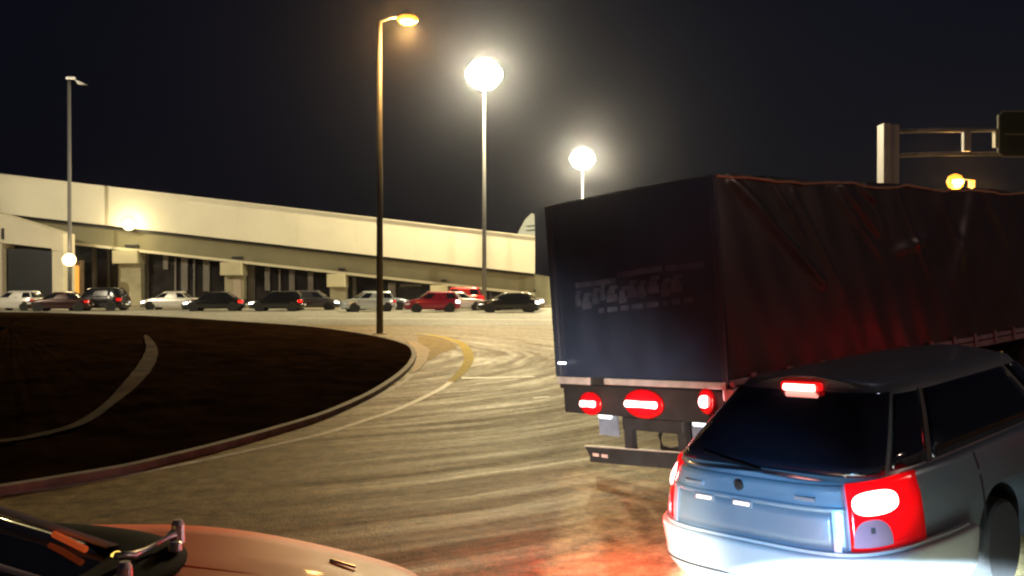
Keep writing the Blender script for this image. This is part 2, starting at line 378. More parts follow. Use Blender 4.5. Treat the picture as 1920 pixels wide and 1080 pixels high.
# white portal on the left
port = empty("entrance_portal", (bx_(50), 73, 0), "white framed portal with sloping top and a dark opening beside the cream building", "portal")
Kp = 72.5/F; qx = lambda p: (p-960)*Kp; qz = lambda p: CH-(p-527)*Kp
def ppart(name, bm, m, **k):
    for v in bm.verts: v.co.y -= 73; v.co.x -= bx_(50)
    return obj(name, bm, m, port, **k)
M_portal = mat("portal_white", (.62, .58, .46), .6, noise=.12, nscale=.5)
ppart("lintel", PR([(qx(-60), qz(448)), (qx(97), qz(466)), (qx(97), qz(470)), (qx(119), qz(471)), (qx(119), qz(437)), (qx(-60), qz(382))], 'y', 72.5, 74.4), M_portal)
ppart("post", B(qx(98), qx(119), 72.5, 74.4, 0, qz(471.05)), M_portal)
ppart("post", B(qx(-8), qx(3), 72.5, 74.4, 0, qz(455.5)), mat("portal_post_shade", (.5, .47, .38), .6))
ppart("shutter", B(qx(3), qx(98), 73.2, 73.3, 0, qz(466)), mat("dark_blue_shutter", (.004, .006, .012), .5, noise=.3, nscale=1.2))
for k in range(9):
    ppart("shutter_slat", B(qx(3.5), qx(97.5), 73.16, 73.199, .3+k*.5, .34+k*.5), mat("dark_blue_shutter", (0, 0, 0)))
ppart("ledge_block", B(qx(5), qx(8), 72.3, 72.5, qz(449), qz(428)), M_black)
# lit doorway and its lamp
K = 76.95/F
dr = empty("lit_doorway", (bx_(137), D-1, 0), "doorway glowing orange beside the white portal, under a round lamp", "doorway")
def dpart(name, bm, m, **k):
    for v in bm.verts: v.co.y -= D-1; v.co.x -= bx_(137)
    return obj(name, bm, m, dr, **k)
dpart("frame", B(bx_(120), bx_(150), D-1, D-.3, .1, bz_(488)), mat("doorway_frame", (.35, .25, .16), .6))
dpart("lit_pane", B(bx_(134), bx_(150)-.1, D-1.06, D-1.003, .2, bz_(498)), mat("lit_pane_glow", (.6, .35, .08), .4, emit=(1, .42, .06), es=1.1))
dpart("dark_pane", B(bx_(124), bx_(133.6), D-1.06, D-1.003, .2, bz_(498)), mat("door_brown", (.12, .06, .03), .5))
tag(obj("wall_lamp", LA([(71.2, .15), (71.3, .42), (71.6, .52), (71.8, .46)], ax='y', seg=18, c=((129-960)/F*71.5, 0, CH-(487-527)/F*71.5)), lampm), "bright round lamp on the grey post just above the glowing orange doorway", "wall lamp")
def plight(name, loc, energy, col, rad=.2, typ='POINT', **k):
    l = bpy.data.lights.new(name, typ); l.energy = energy; l.color = col; l.shadow_soft_size = rad
    for a, b in k.items(): setattr(l, a, b)
    o = bpy.data.objects.new(name, l); o.location = loc; link(o); return o
K = 75.2/F
plight("wall_lamp_light", (bx_(240), D-3.3, bz_(424)), 380, (1, .8, .42), .35)
plight("wall_lamp_light", ((129-960)/F*71, 71.0, CH+40/F*71), 300, (1, .75, .4), .35)
# aeroplane-like tail fin behind the roof end
fin = empty("tail_fin", at(988, 440, 95), "pale swept tail fin rising behind the right end of the cream roof", "tail fin")
fl = at(988, 440, 95)
fp = lambda px, py: (at(px, py, 95).x-fl.x, at(px, py, 95).z-fl.z)
obj("fin", PR([fp(966, 446), fp(984, 412), fp(996, 400), fp(1002, 402), fp(1003, 450), fp(966, 450)], 'y', -.25, .25), mat("fin_white", (.55, .6, .6), .45), fin, bevel=.05)
for py in (423, 431):
    obj("stripe", PR([fp(984, py+1), fp(1003.5, py-1), fp(1003.5, py+2), fp(990, py+3)], 'y', -.3, -.251), mat("fin_stripe", (.05, .07, .07), .5), fin)
obj("pylon", PR([(-.3, -fl.z), (.3, -fl.z), (.3, 0), (-.3, 0)], 'y', -.2, .2), M_galv, fin)

# ------------------------------------------------------------------ lamps
M_mastp = mat("mast_steel", (.16, .16, .17), .6, .3)
def mast(px, py, d, energy, label, z_extra=0):
    p = at(px, py, d); h = p.z
    t = empty("high_mast_lamp", (p.x, d, 0), label, "street lamp", "white high mast lamps")
    obj("pole", T([(0, 0, 0), (0, 0, h*.45), (0, 0, h-.6)], [.19, .16, .11], 10), M_mastp, t, sm=True)
    obj("base_plate", LA([(0, .45), (.12, .45), (.14, .3)], ax='z', seg=12), M_galv, t)
    obj("bracket_ring", LA([(h-.75, .25), (h-.7, 1.0), (h-.55, 1.05), (h-.5, .3)], ax='z', seg=16), M_galv, t)
    glass = mat("white_lamp_glass", (1, 1, 1), .3, emit=(1, .95, .83), es=26)
    for k in range(8):
        a = k*math.pi/4; c = Vector((math.cos(a)*.98, math.sin(a)*.98, h+.0))
        bm = LA([(-.46, .2), (-.36, .46), (0, .56), (.36, .46), (.46, .2)], ax='z', seg=12)
        f = obj("floodlight", bm, glass, t, sm=True); f.location = c; f.scale = (1, 1, 1.15)
    bm = LA([(1.3*math.sin(R(a)), 1.42*math.cos(R(a))+.01) for a in range(-80, 81, 16)], ax='z', seg=20)  # outsized globe, shaped to imitate the glare around the lamp
    f = obj("centre_lens", bm, glass, t, sm=True); f.location = (0, 0, h)
    obj("cap", LA([(h+1.1, .3), (h+1.2, .3), (h+1.25, .1)], ax='z', seg=12), M_galv, t)
    l = plight("mast_light", (p.x, d-1.9, h-.3), energy, (1, .82, .44), .8)
    return t
mast(908, 140, 74.0, 40000, "tallest white mast lamp, its pole crossing the cream roof band")
mast(1092, 298, 108.0, 34000, "smaller white mast lamp shining just above the truck's roof")
# amber lamp on the tip of the island
p0 = gnd(712, 631); d0 = p0.y
t = empty("street_lamp", (p0.x, d0, .1), "amber street lamp on a tall post at the tip of the grass island", "street lamp")
hz = at(712, 45, d0).z
obj("pole", T([(0, 0, 0), (0, 0, hz*.5), (0, 0, hz)], [.135, .12, .10], 12), mat("lamp_post_paint", (.11, .11, .11), .5, noise=.3, nscale=2), t, sm=True)
obj("base_plate", B(-.25, .25, -.25, .25, 0, .04), M_galv, t)
obj("arm", T([(0, 0, hz-.05), (.45, 0, hz+.12), (.85, 0, hz+.16)], .05), M_galv, t, sm=True)
hx = (765-712)/F*d0
obj("lamp_head", LA([(hz+.16, .3), (hz+.26, .26), (hz+.34, .12)], ax='z', seg=14, c=(hx, 0, 0)), M_galv, t)
obj("lamp_glass", LA([(hz-.16, .12), (hz-.1, .3), (hz+.05, .42), (hz+.157, .36)], ax='z', seg=16, c=(hx, 0, 0)), mat("amber_lamp_glass", (1, .6, .1), .3, emit=(1, .36, .03), es=2.2), t, sm=True)
obj("bulb", LA([(hz-.24, .1), (hz-.2, .28), (hz-.13, .3), (hz-.12, .1)], ax='z', seg=16, c=(hx, -.18, .1)), mat("amber_bulb", (1, .8, .3), .3, emit=(1, .62, .12), es=9), t, sm=True)
plight("amber_light", (p0.x+hx, d0-.3, hz-.55), 3600, (1, .50, .13), .35)
# unlit post at the left
d1 = 72.0; pl = at(131, 150, d1)
t = empty("street_lamp", (pl.x, d1, 0), "unlit grey lamp post standing before the left end of the cream roof", "street lamp")
obj("pole", T([(0, 0, 0), (0, 0, pl.z*.5), (0, 0, pl.z)], [.17, .15, .13], 10), M_mastp, t, sm=True)
obj("arm", B(-.2, .5, -.12, .12, pl.z-.0, pl.z+.2), M_galv, t)
obj("lamp_head", PR([(.5, pl.z+.02), (1.1, pl.z-.25), (1.45, pl.z-.42), (.8, pl.z-.4)], 'y', -.2, .2), mat("lamp_head_grey", (.6, .6, .6), .4), t)

# gantry with sign at the right
dg = 40.0; g0 = at(1665, 345, dg)
t = empty("sign_gantry", (g0.x, dg, 0), "grey steel sign gantry whose column stands behind the truck", "gantry")
kg = dg/F
def gp(px): return (px-960)*kg - g0.x
def gq(py): return CH-(py-527)*kg
M_gan = mat("gantry_paint", (.42, .43, .52), .5, .3, noise=.2, nscale=2)
obj("column", B(gp(1650), gp(1663), -.35, .35, gz(g0.x, dg), gq(234)), M_gan, t)
obj("column", B(gp(1664), gp(1680), -.30, .30, gz(g0.x, dg), gq(236)), M_gan, t)
obj("boom", T([(gp(1680), 0, gq(247)), (gp(1760), 0, gq(244.5)), (gp(2150), 0, gq(243))], .10, 8), M_gan, t, sm=True)
obj("boom", T([(gp(1680), 0, gq(292)), (gp(1760), 0, gq(289)), (gp(2150), 0, gq(287))], .10, 8), M_gan, t, sm=True)
obj("strut", B(gp(1804), gp(1818), -.1, .1, gq(284), gq(247)), M_gan, t)
obj("strut", B(gp(2000), gp(2014), -.1, .1, gq(284), gq(247)), M_gan, t)
obj("sign_bracket", B(gp(1855), gp(1866), -.45, -.2, gq(279), gq(248)), mat("bracket_white", (.7, .66, .64), .4), t)
s = empty("road_sign", (g0.x+gp(1990), dg-.5, gq(255)), "dark green road sign with pale border hung on the gantry, cut by the right edge", "road sign")
def sp(px, py): return (gp(px)-gp(1990), gq(py)-gq(255))
obj("panel", PR([sp(1868, 212), sp(2110, 212), sp(2120, 220), sp(2120, 290), sp(2110, 298), sp(1868, 298), sp(1858, 290), sp(1858, 220)], 'y', -.06, .06), mat("sign_green", (.012, .035, .038), .6, noise=.15, nscale=2), s)
M_sb = mat("sign_border", (.36, .36, .35), .6)
for (a, b, c, d) in ((1868, 212.4, 2110, 214.6), (1868, 295.6, 2110, 297.8), (1870, 255, 2118, 256.8)):
    q0, q1 = sp(a, d), sp(c, b); obj("border_line", B(q0[0], q1[0], -.068, -.061, q0[1], q1[1]), M_sb, s)
for P4 in ([(1858.3, 220), (1868, 212.4), (1868, 214.6), (1860.5, 221)], [(1858.3, 290), (1860.5, 289), (1868, 295.6), (1868, 297.8)], [(1858.3, 220.5), (1860.4, 221.2), (1860.4, 288.8), (1858.3, 289.5)]):
    obj("border_line", PR([sp(*p) for p in P4], 'y', -.068, -.061), M_sb, s)
# amber lamp behind the truck
da = 46.0; ga = at(1790, 341, da)
t = empty("street_lamp", (ga.x+.9, da, 0), "amber street lamp glowing right above the truck's side, below the gantry", "street lamp")
obj("pole", T([(0, 0, 0), (0, 0, ga.z*.6), (0, 0, ga.z+.1)], [.14, .11, .08], 10), M_galv, t, sm=True)
obj("arm", T([(0, 0, ga.z+.1), (-.4, 0, ga.z+.12), (-.55, 0, ga.z+.1)], .04), M_galv, t, sm=True)
obj("box", B(-.25, .02, -.2, -.09, ga.z-.3, ga.z+.06), mat("lamp_box", (.7, .45, .2), .5), t)
obj("lamp_glass", LA([(-.40, .1), (-.28, .32), (0, .42), (.28, .32), (.40, .1)], ax='z', seg=16, c=(-.9, 0, ga.z)), MATS["amber_lamp_glass"], t, sm=True)
obj("bulb", LA([(-.2, .1), (-.1, .3), (.08, .3), (.12, .1)], ax='z', seg=16, c=(-.9, -.25, ga.z)), MATS["amber_bulb"], t, sm=True)
plight("amber_light", (ga.x, da-.6, ga.z-.5), 900, (1, .50, .13), .3)
# three unseen lamps, added to light the roof band and the truck side
def fill_lamp(x, y, h, arm, energy, col, label, aim=None):
    t = empty("street_lamp", (x, y, gz(x, y)), label, "street lamp")  # added lamp, out of view
    obj("pole", T([(0, 0, 0), (0, 0, h*.5), (0, 0, h)], [.16, .13, .1], 10), M_galv, t, sm=True)
    obj("arm", T([(0, 0, h), (arm*.4, 0, h+.5), (arm, 0, h+.55)], .06), M_galv, t, sm=True)
    obj("lamp_head", B(arm-.35, arm+.35, -.18, .18, h+.5, h+.64), M_galv, t, bevel=.03)
    obj("lamp_glass", B(arm-.28, arm+.28, -.14, .14, h+.45, h+.5), mat("side_lamp_glass", (1, 1, 1), .3, emit=col, es=12), t)
    if aim is None: plight("street_light", (x+arm, y, gz(x, y)+h+.35), energy, col, .3)
    else:
        o = plight("flood_light", (x+arm, y, gz(x, y)+h+.35), energy, col, .3, 'SPOT', spot_size=R(aim[1]), spot_blend=.6)
        o.rotation_euler = (Vector(aim[0])-o.location).to_track_quat('-Z', 'Y').to_euler()
fill_lamp(-50, 34, 20, 1.5, 66000, (1, .86, .58), "tall flood lamp standing beyond the left edge of the view", ((-14, 78, 5), 80))
fill_lamp(44, 46, 20, -1.5, 66000, (1, .88, .60), "tall flood lamp standing beyond the right edge of the view", ((-8, 76, 4), 64))
fill_lamp(24, 3, 10, -1, 1700, (1, .66, .50), "street lamp with a pinkish light behind the waiting vehicles, out of view to the right")

# ------------------------------------------------------------------ vehicles
def sgn(v): return -1 if v < 0 else 1
def se(t, hw, yc, hl, n):
    c, s_ = math.cos(t), math.sin(t)
    return hw*sgn(c)*abs(c)**(2/n), yc + hl*sgn(s_)*abs(s_)**(2/n)
class Car:
    """plan loops stacked in height; every panel, pane and lamp is a patch on that skin"""
    def __init__(s, L=4.2, hw=.84, belt=.93, H=1.45, n=5, hood=.30, nosez=.72, gy=(.12, 3.05), ry=(.55, 2.35), rhw=.60, ghw=.78, seg=48, tail=.0, gn=6):
        s.__dict__.update(locals()); s.s = None
    def body(s, t, h, off=0.):
        """h 0 (sill) .. 1 (shoulder)"""
        inset = .07*(1-smooth(0, .18, h)) + .05*smooth(.72, 1, h)**1.5 + .018*math.sin(min(1, max(0, (h-.25)/.5))*math.pi)*-1
        hw = s.hw - inset + off; hl = s.L/2 - inset*.8 + off
        x, y = se(t, hw, s.L/2, hl, s.n)
        y += s.tail*h*max(0, 1-y/1.2)*.6
        top = s.belt - (s.belt-s.nosez)*smooth(s.gy[1]-.3, s.L, y)**1.3 - .03*smooth(.6, 0, y)
        z = .2 + (top-.2)*h
        return Vector((x, y, z))
    def gh(s, t, h, off=0.):
        hw = s.ghw + (s.rhw-s.ghw)*h**1.15 + off
        y0 = s.gy[0]+(s.ry[0]-s.gy[0])*h - off; y1 = s.gy[1]+(s.ry[1]-s.gy[1])*h + off
        x, y = se(t, hw, (y0+y1)/2, (y1-y0)/2, s.gn)
        z = (s.belt-.03)+(s.H-.05-s.belt+.03)*h
        return Vector((x, y, z))
    def shell(s, fn, nh, cap=True, crown=.04):
        bm = bmesh.new(); seg = s.seg; rings = []
        for k in range(nh+1):
            rings.append([bm.verts.new(fn(i*2*math.pi/seg, k/nh)) for i in range(seg)])
        for a, b in zip(rings, rings[1:]):
            for i in range(seg): bm.faces.new((a[i], a[(i+1)%seg], b[(i+1)%seg], b[i]))
        if cap:
            last = [v.co.copy() for v in rings[-1]]; prev = rings[-1]
            for k in range(1, 5):
                f = 1-k/5; r = []
                for c in last: r.append(bm.verts.new((c.x*f, c.y+(s.L/2-c.y)*(1-f)*.0, c.z+crown*(1-f*f))))
                for i in range(seg): bm.faces.new((prev[i], prev[(i+1)%seg], r[(i+1)%seg], r[i]))
                prev = r
            for i in range(seg//2):
                a, b = prev[i], prev[(i+1)%seg]; c, d = prev[(seg-i-seg//2+seg//2-1) % seg], prev[(seg-i) % seg]
            bmesh.ops.holes_fill(bm, edges=[e for e in bm.edges if e.is_boundary and all(v in prev for v in e.verts)], sides=0)
        return bm
    def patch(s, fn, a0, a1, h0, h1, off, nu=10, nv=5, thick=.012, shape=None):
        bm = grid(nu, nv, lambda u, v: fn(R(a0+(a1-a0)*u), h0+(h1-h0)*(v if not shape else shape(u, v)), off))
        bm.verts.index_update()
        g = bmesh.ops.extrude_face_region(bm, geom=list(bm.faces)); vs = [e for e in g['geom'] if isinstance(e, bmesh.types.BMVert)]
        c = Vector((0, s.L/2, 0))
        for v in vs:
            d = Vector((v.co.x*.9, (v.co.y-c.y)*.45, 0)).normalized(); v.co -= d*thick
        return bm
def disc(s, fn, a, h, ra, rh, off, seg=24, dome=.008, half=False, squash=2.0):
    bm = bmesh.new(); V = []
    for k in range(5):
        f = k/4; ring = []
        for i in range(seg+1 if half else seg):
            q = i/seg*(math.pi if half else 2*math.pi); cx, sx_ = math.cos(q), math.sin(q)
            ring.append(bm.verts.new(fn(R(a+ra*f*sgn(cx)*abs(cx)**(2/squash)), h+rh*f*sgn(sx_)*abs(sx_)**(2/squash), off+dome*(1-f*f))))
        V.append(ring)
    for p, q in zip(V, V[1:]):
        m_ = len(p)
        for i in range(m_ if not half else m_-1): bm.faces.new((p[i], p[(i+1)%m_], q[(i+1)%m_], q[i]))
    bmesh.ops.remove_doubles(bm, verts=bm.verts, dist=1e-5); return bm
def wheel(parent, x, y, r, w, side, seg=22, name="wheel"):
    t = obj(name, LA([(-w/2, r*.66), (-w/2, r*.93), (-w*.38, r), (w*.38, r), (w/2, r*.93), (w/2, r*.66)], ax='x', seg=seg), M_rubber, parent, sm=False)
    t.location = (x, y, r)
    bm = LA([(w*.30*side, r*.64), (w*.40*side, r*.62), (w*.34*side, r*.3), (w*.44*side, r*.12)], ax='x', seg=seg)
    obj("rim", bm, M_rim, t)
    return t
def paint(name, col, rough=.3, metal=.3):
    return mat(name, col, rough, metal, coat=.6, noise=.06, nscale=1.5)
M_glass = mat("car_glass", (.010, .011, .018), .06, 0, coat=.5)
M_red_off = mat("tail_red", (.5, .01, .01), .2, emit=(1, .01, .01), es=.35)
M_red_on = mat("tail_red_lit", (.6, .01, .01), .2, emit=(1, .004, .006), es=1.6)
M_hot_red = mat("tail_core_lit", (1, .3, .3), .2, emit=(1, .55, .50), es=9)
M_head = mat("headlight_lit", (1, 1, 1), .2, emit=(1, .96, .88), es=9)
M_lens = mat("lens_clear", (.6, .62, .66), .12, emit=None)
M_plate = mat("plate_white", (.7, .7, .7), .5)
def glow(name, ctr, rad, col, s0, s1, base=(.5, .004, .008)):
    # lit lens: bright round the bulb, falling off to its rim
    m = mat(name, base, .18, coat=.6, emit=col, es=1); n = m.node_tree; p = n.nodes["Principled BSDF"]
    tc = n.nodes.new("ShaderNodeTexCoord"); mp = n.nodes.new("ShaderNodeVectorMath"); mp.operation = 'SUBTRACT'; mp.inputs[1].default_value = ctr
    sc2 = n.nodes.new("ShaderNodeVectorMath"); sc2.operation = 'DIVIDE'; sc2.inputs[1].default_value = rad
    le = n.nodes.new("ShaderNodeVectorMath"); le.operation = 'LENGTH'
    mr = n.nodes.new("ShaderNodeMapRange"); mr.interpolation_type = 'SMOOTHSTEP'
    mr.inputs[1].default_value = .3; mr.inputs[2].default_value = 1.05; mr.inputs[3].default_value = s0; mr.inputs[4].default_value = s1
    wv = n.nodes.new("ShaderNodeTexWave"); wv.bands_direction = 'Z'; wv.inputs['Scale'].default_value = 26; wv.inputs['Distortion'].default_value = 0
    ml = n.nodes.new("ShaderNodeMapRange"); ml.inputs[3].default_value = .72; ml.inputs[4].default_value = 1.1
    mu = n.nodes.new("ShaderNodeMath"); mu.operation = 'MULTIPLY'
    L = n.links.new; L(tc.outputs['Object'], mp.inputs[0]); L(mp.outputs[0], sc2.inputs[0]); L(sc2.outputs[0], le.inputs[0]); L(le.outputs[1], mr.inputs[0])
    L(tc.outputs['Object'], wv.inputs['Vector']); L(wv.outputs['Fac'], ml.inputs[0]); L(mr.outputs[0], mu.inputs[0]); L(ml.outputs[0], mu.inputs[1]); L(mu.outputs[0], p.inputs['Emission Strength'])
    return m
def cut_arches(o, wys, hw, rad, zc):
    me = o.data; me.materials.append(mat("arch_liner", (.006, .006, .007), .9, spec=.1))
    bm = bmesh.new(); bm.from_mesh(me)
    bmesh.ops.holes_fill(bm, edges=[e for e in bm.edges if e.is_boundary], sides=0); bmesh.ops.recalc_face_normals(bm, faces=bm.faces)
    bm.to_mesh(me); bm.free()
    cm = bmesh.new()
    for wy in wys:
        for sd in (-1, 1): lathe(cm, [(sd*(hw-.28), rad), (sd*(hw+.3), rad)], ax='x', seg=40, c=(0, wy, zc))
    for f in cm.faces: f.material_index = 1
    bmesh.ops.recalc_face_normals(cm, faces=cm.faces)
    cme = bpy.data.meshes.new("cut"); cm.to_mesh(cme); cm.free(); cme.materials.append(me.materials[0]); cme.materials.append(me.materials[1])
    co = bpy.data.objects.new("cut", cme); S.collection.objects.link(co); co.parent = o.parent
    md = o.modifiers.new("b", 'BOOLEAN'); md.object = co; md.operation = 'DIFFERENCE'; md.solver = 'EXACT'
    bpy.context.view_layer.update(); dg = bpy.context.evaluated_depsgraph_get()
    nm = bpy.data.meshes.new_from_object(o.evaluated_get(dg)); o.modifiers.clear()
    print("ARCH", len(me.polygons), len(nm.polygons)); o.data = nm; bpy.data.objects.remove(co)
def place(t, x, y, yaw, tilt=True):
    g = Vector((gz(x+.4, y)-gz(x-.4, y), gz(x, y+.4)-gz(x, y-.4)))/.8 if tilt else Vector((0, 0))
    fw = Vector((math.sin(yaw), math.cos(yaw))); rt = Vector((math.cos(yaw), -math.sin(yaw)))
    m = Matrix.Rotation(-yaw, 4, 'Z') @ Matrix.Rotation(math.atan(g.dot(fw)), 4, 'X') @ Matrix.Rotation(-math.atan(g.dot(rt)), 4, 'Y')
    t.matrix_world = Matrix.Translation((x, y, gz(x, y))) @ m
def small_car(label, pm, x, y, yaw, kind='sedan', lit_head=False, tail_m=None, plate=True, group="cars queueing in front of the building", head_m=None):
    if kind == 'sedan': c = Car(L=4.4, hw=.86, belt=.90, H=1.42, gy=(.55, 3.45), ry=(1.25, 2.6), seg=32)
    elif kind == 'suv': c = Car(L=4.5, hw=.92, belt=1.08, H=1.72, gy=(.1, 3.35), ry=(.45, 2.7), seg=32, nosez=.95)
    elif kind == 'van': c = Car(L=4.9, hw=.95, belt=1.25, H=2.15, gy=(.05, 4.2), ry=(.15, 3.5), rhw=.8, seg=32, nosez=1.0)
    else: c = Car(L=3.95, hw=.83, belt=.94, H=1.48, gy=(.08, 3.05), ry=(.4, 2.3), seg=32)
    t = empty("parked_car", (0, 0, 0), label, "car", group)
    obj("body", c.shell(c.body, 8, crown=.02), pm, t, sm=True)
    obj("roof", c.shell(c.gh, 3, crown=.05), pm, t, sm=True)
    for nm, a0, a1 in (("rear_window", -128, -52), ("windshield", 52, 128)):
        obj(nm, c.patch(c.gh, a0, a1, .12, .88, .012, 8, 3), M_glass, t, sm=True)
    for s_ in (0, 180):
        obj("side_window", c.patch(c.gh, s_-36, s_-3, .14, .84, .012, 5, 2), M_glass, t)
        obj("side_window", c.patch(c.gh, s_+3, s_+36, .14, .84, .012, 5, 2), M_glass, t)
    rw = .31 if kind != 'suv' else .35
    for sd in (-1, 1):
        for wy in (.78, c.L-.85):
            obj("wheel_arch", LA([(sd*(c.hw-.03), rw*1.22), (sd*(c.hw+.006), rw*1.22)], ax='x', seg=16, c=(0, wy, rw)), M_black, t)
            wheel(t, sd*(c.hw-.08), wy, rw, .2, sd, 16)
    for a in ((-66, -38), (-142, -114)):
        obj("tail_light", c.patch(c.body, a[0], a[1], .62, .88, .012, 6, 3), tail_m or M_red_off, t)
    for a in ((36, 66), (114, 144)):
        obj("headlight", c.patch(c.body, a[0], a[1], .62, .82, .012, 6, 3), head_m or (M_head if lit_head else M_lens), t)
    obj("bumper", c.patch(c.body, -150, -30, .08, .45, .03, 14, 3), pm, t, sm=True)
    obj("bumper", c.patch(c.body, 30, 150, .08, .42, .03, 14, 3), pm, t, sm=True)
    if plate: obj("number_plate", B(-.25, .25, -.05, -.035, .42, .54), M_plate, t)
    place(t, x, y, yaw); return t
P_white = paint("paint_white", (.72, .70, .66)); P_black = paint("paint_black", (.012, .012, .014), .25)
P_silver = paint("paint_silver", (.50, .55, .58), .3, .5); P_red = paint("paint_crimson", (.26, .006, .03))
P_grey = paint("paint_charcoal", (.05, .052, .06)); P_maroon = paint("paint_maroon", (.03, .006, .005)); P_tan = paint("paint_tan", (.30, .24, .16))
def carx(px, d): return (px-960)/F*d
LEFT = R(-90)
tl_white = mat("glare_lamp", (1, .9, .9), .2, emit=(1, .86, .84), es=9)
def qcar(label, pm, px0, px1, d, yaw_deg=-90, **k):
    """car whose near silhouette spans photo columns px0..px1; heads left unless turned"""
    yaw = R(yaw_deg); xc = carx((px0+px1)/2, d); L = {'sedan': 4.4, 'suv': 4.5, 'van': 4.9}.get(k.get('kind', 'sedan'), 3.95)
    x = xc - math.sin(yaw)*L/2; y = d - math.cos(yaw)*L/2
    return small_car(label, pm, x, y, yaw, **k)
qcar("white hatchback before the dark blue shutter, leftmost of the row", P_white, -18, 78, 66.5, kind='hatch', yaw_deg=-84)
qcar("dark maroon sedan with one lit headlight below the glowing orange doorway", P_maroon, 62, 168, 65, yaw_deg=-98, lit_head=False)
qcar("tall black van standing between the orange doorway and the first pier", P_black, 140, 228, 66.3, kind='suv', yaw_deg=-85)
qcar("white sedan with lit headlights between the first pier and a black sedan", P_white, 278, 366, 68.5, yaw_deg=-90, lit_head=True)
qcar("black sedan with red tail lamps under the first mullioned bay", P_black, 352, 456, 65.2, yaw_deg=-94, tail_m=M_red_on, lit_head=True)
qcar("black hatchback with lit lamps at both ends beneath the second bay", P_black, 470, 570, 65, kind='hatch', yaw_deg=-93, tail_m=M_red_on, lit_head=True)
qcar("dark charcoal hatchback half hidden to the right of the black hatchback", P_grey, 546, 634, 67.8, kind='hatch', yaw_deg=86, lit_head=True)
qcar("silver hatchback behind the island lamp post", P_silver, 638, 742, 64, kind='hatch', yaw_deg=-112)
qcar("grey-blue sedan with white glaring lamps right of the silver hatchback", paint("paint_bluegrey", (.22, .27, .34)), 668, 762, 67.5, yaw_deg=84, lit_head=True)
qcar("crimson hatchback with pale glaring tail lamps", P_red, 762, 858, 63.2, kind='hatch', yaw_deg=-100, tail_m=tl_white)
qcar("silver sedan with glaring white lamps between the crimson hatchback and the black sedan", paint("paint_pale", (.6, .56, .56)), 812, 906, 66.5, yaw_deg=88, lit_head=True, tail_m=tl_white)
qcar("red sport utility car showing lit red roof lamps behind the silver sedan", paint("paint_red", (.5, .02, .02)), 800, 912, 70.5, kind='suv', yaw_deg=-90, tail_m=M_red_on)
qcar("black sedan at the right end of the row, before the end wall", P_black, 903, 1004, 62.5, yaw_deg=-96, tail_m=tl_white)
qcar("tan sedan partly hidden behind the rightmost black sedan", P_tan, 925, 1008, 66.5, yaw_deg=-86, tail_m=tl_white)
# slatted pale stand by the first pier
d2 = 67; q = at(236, 574, d2)
t = empty("barrier_stand", (q.x, d2, 0), "pale slatted stand leaning at the foot of the first pier", "stand")
for sx in (-.26, .26): obj("post", B(sx-.04, sx+.04, -.04, .04, 0, 1.45), M_portal, t)
for k in range(6): obj("slat", B(-.22, .22, -.03, .03, .12+k*.23, .24+k*.23), M_portal, t)
# low black bin
# ---- silver hatchback in the foreground, seen from behind
c = Car(L=4.5, hw=.88, belt=.97, H=1.47, n=4.6, gy=(.10, 3.65), ry=(.74, 3.05), rhw=.58, ghw=.80, seg=96, nosez=.75)
t = empty("silver_hatchback", (0, 0, 0), "silver hatchback seen from behind at the lower right, brake lamps lit", "car")
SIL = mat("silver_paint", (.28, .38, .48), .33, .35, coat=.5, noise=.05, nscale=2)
SILB = mat("bumper_paint", (.55, .60, .64), .4, .1, coat=.4, noise=.05, nscale=2)  # silver made lighter here to imitate the headlamp beam on the bumper
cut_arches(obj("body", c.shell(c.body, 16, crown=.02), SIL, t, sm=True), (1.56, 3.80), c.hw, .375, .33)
obj("roof", c.shell(c.gh, 8, crown=.06), mat("silver_roof_paint", (.33, .38, .42), .38, .35, coat=.5, noise=.05, nscale=2), t, sm=True)
obj("rear_window", c.patch(c.gh, -136, -44, .06, .93, .012, 24, 8), M_glass, t, sm=True)
obj("windshield", c.patch(c.gh, 46, 134, .06, .92, .012, 16, 6), M_glass, t, sm=True)
for s_ in (0, 180):
    for a, b in ((-39, -16), (-13, 8), (11, 38)):
        obj("side_window", c.patch(c.gh, s_+a if s_ == 0 else s_-b, s_+b if s_ == 0 else s_-a, .10, .90, .012, 8, 5), M_glass, t, sm=True)
    obj("pillar_trim", c.patch(c.gh, s_-15.8, s_-13.4, .08, .92, .010, 2, 5), M_black, t)
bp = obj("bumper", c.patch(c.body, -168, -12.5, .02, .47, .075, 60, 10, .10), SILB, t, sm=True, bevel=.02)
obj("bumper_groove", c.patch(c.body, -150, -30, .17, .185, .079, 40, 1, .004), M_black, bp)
obj("bumper_lip", c.patch(c.body, -165, -15, .475, .50, .05, 50, 1, .03), SILB, bp)
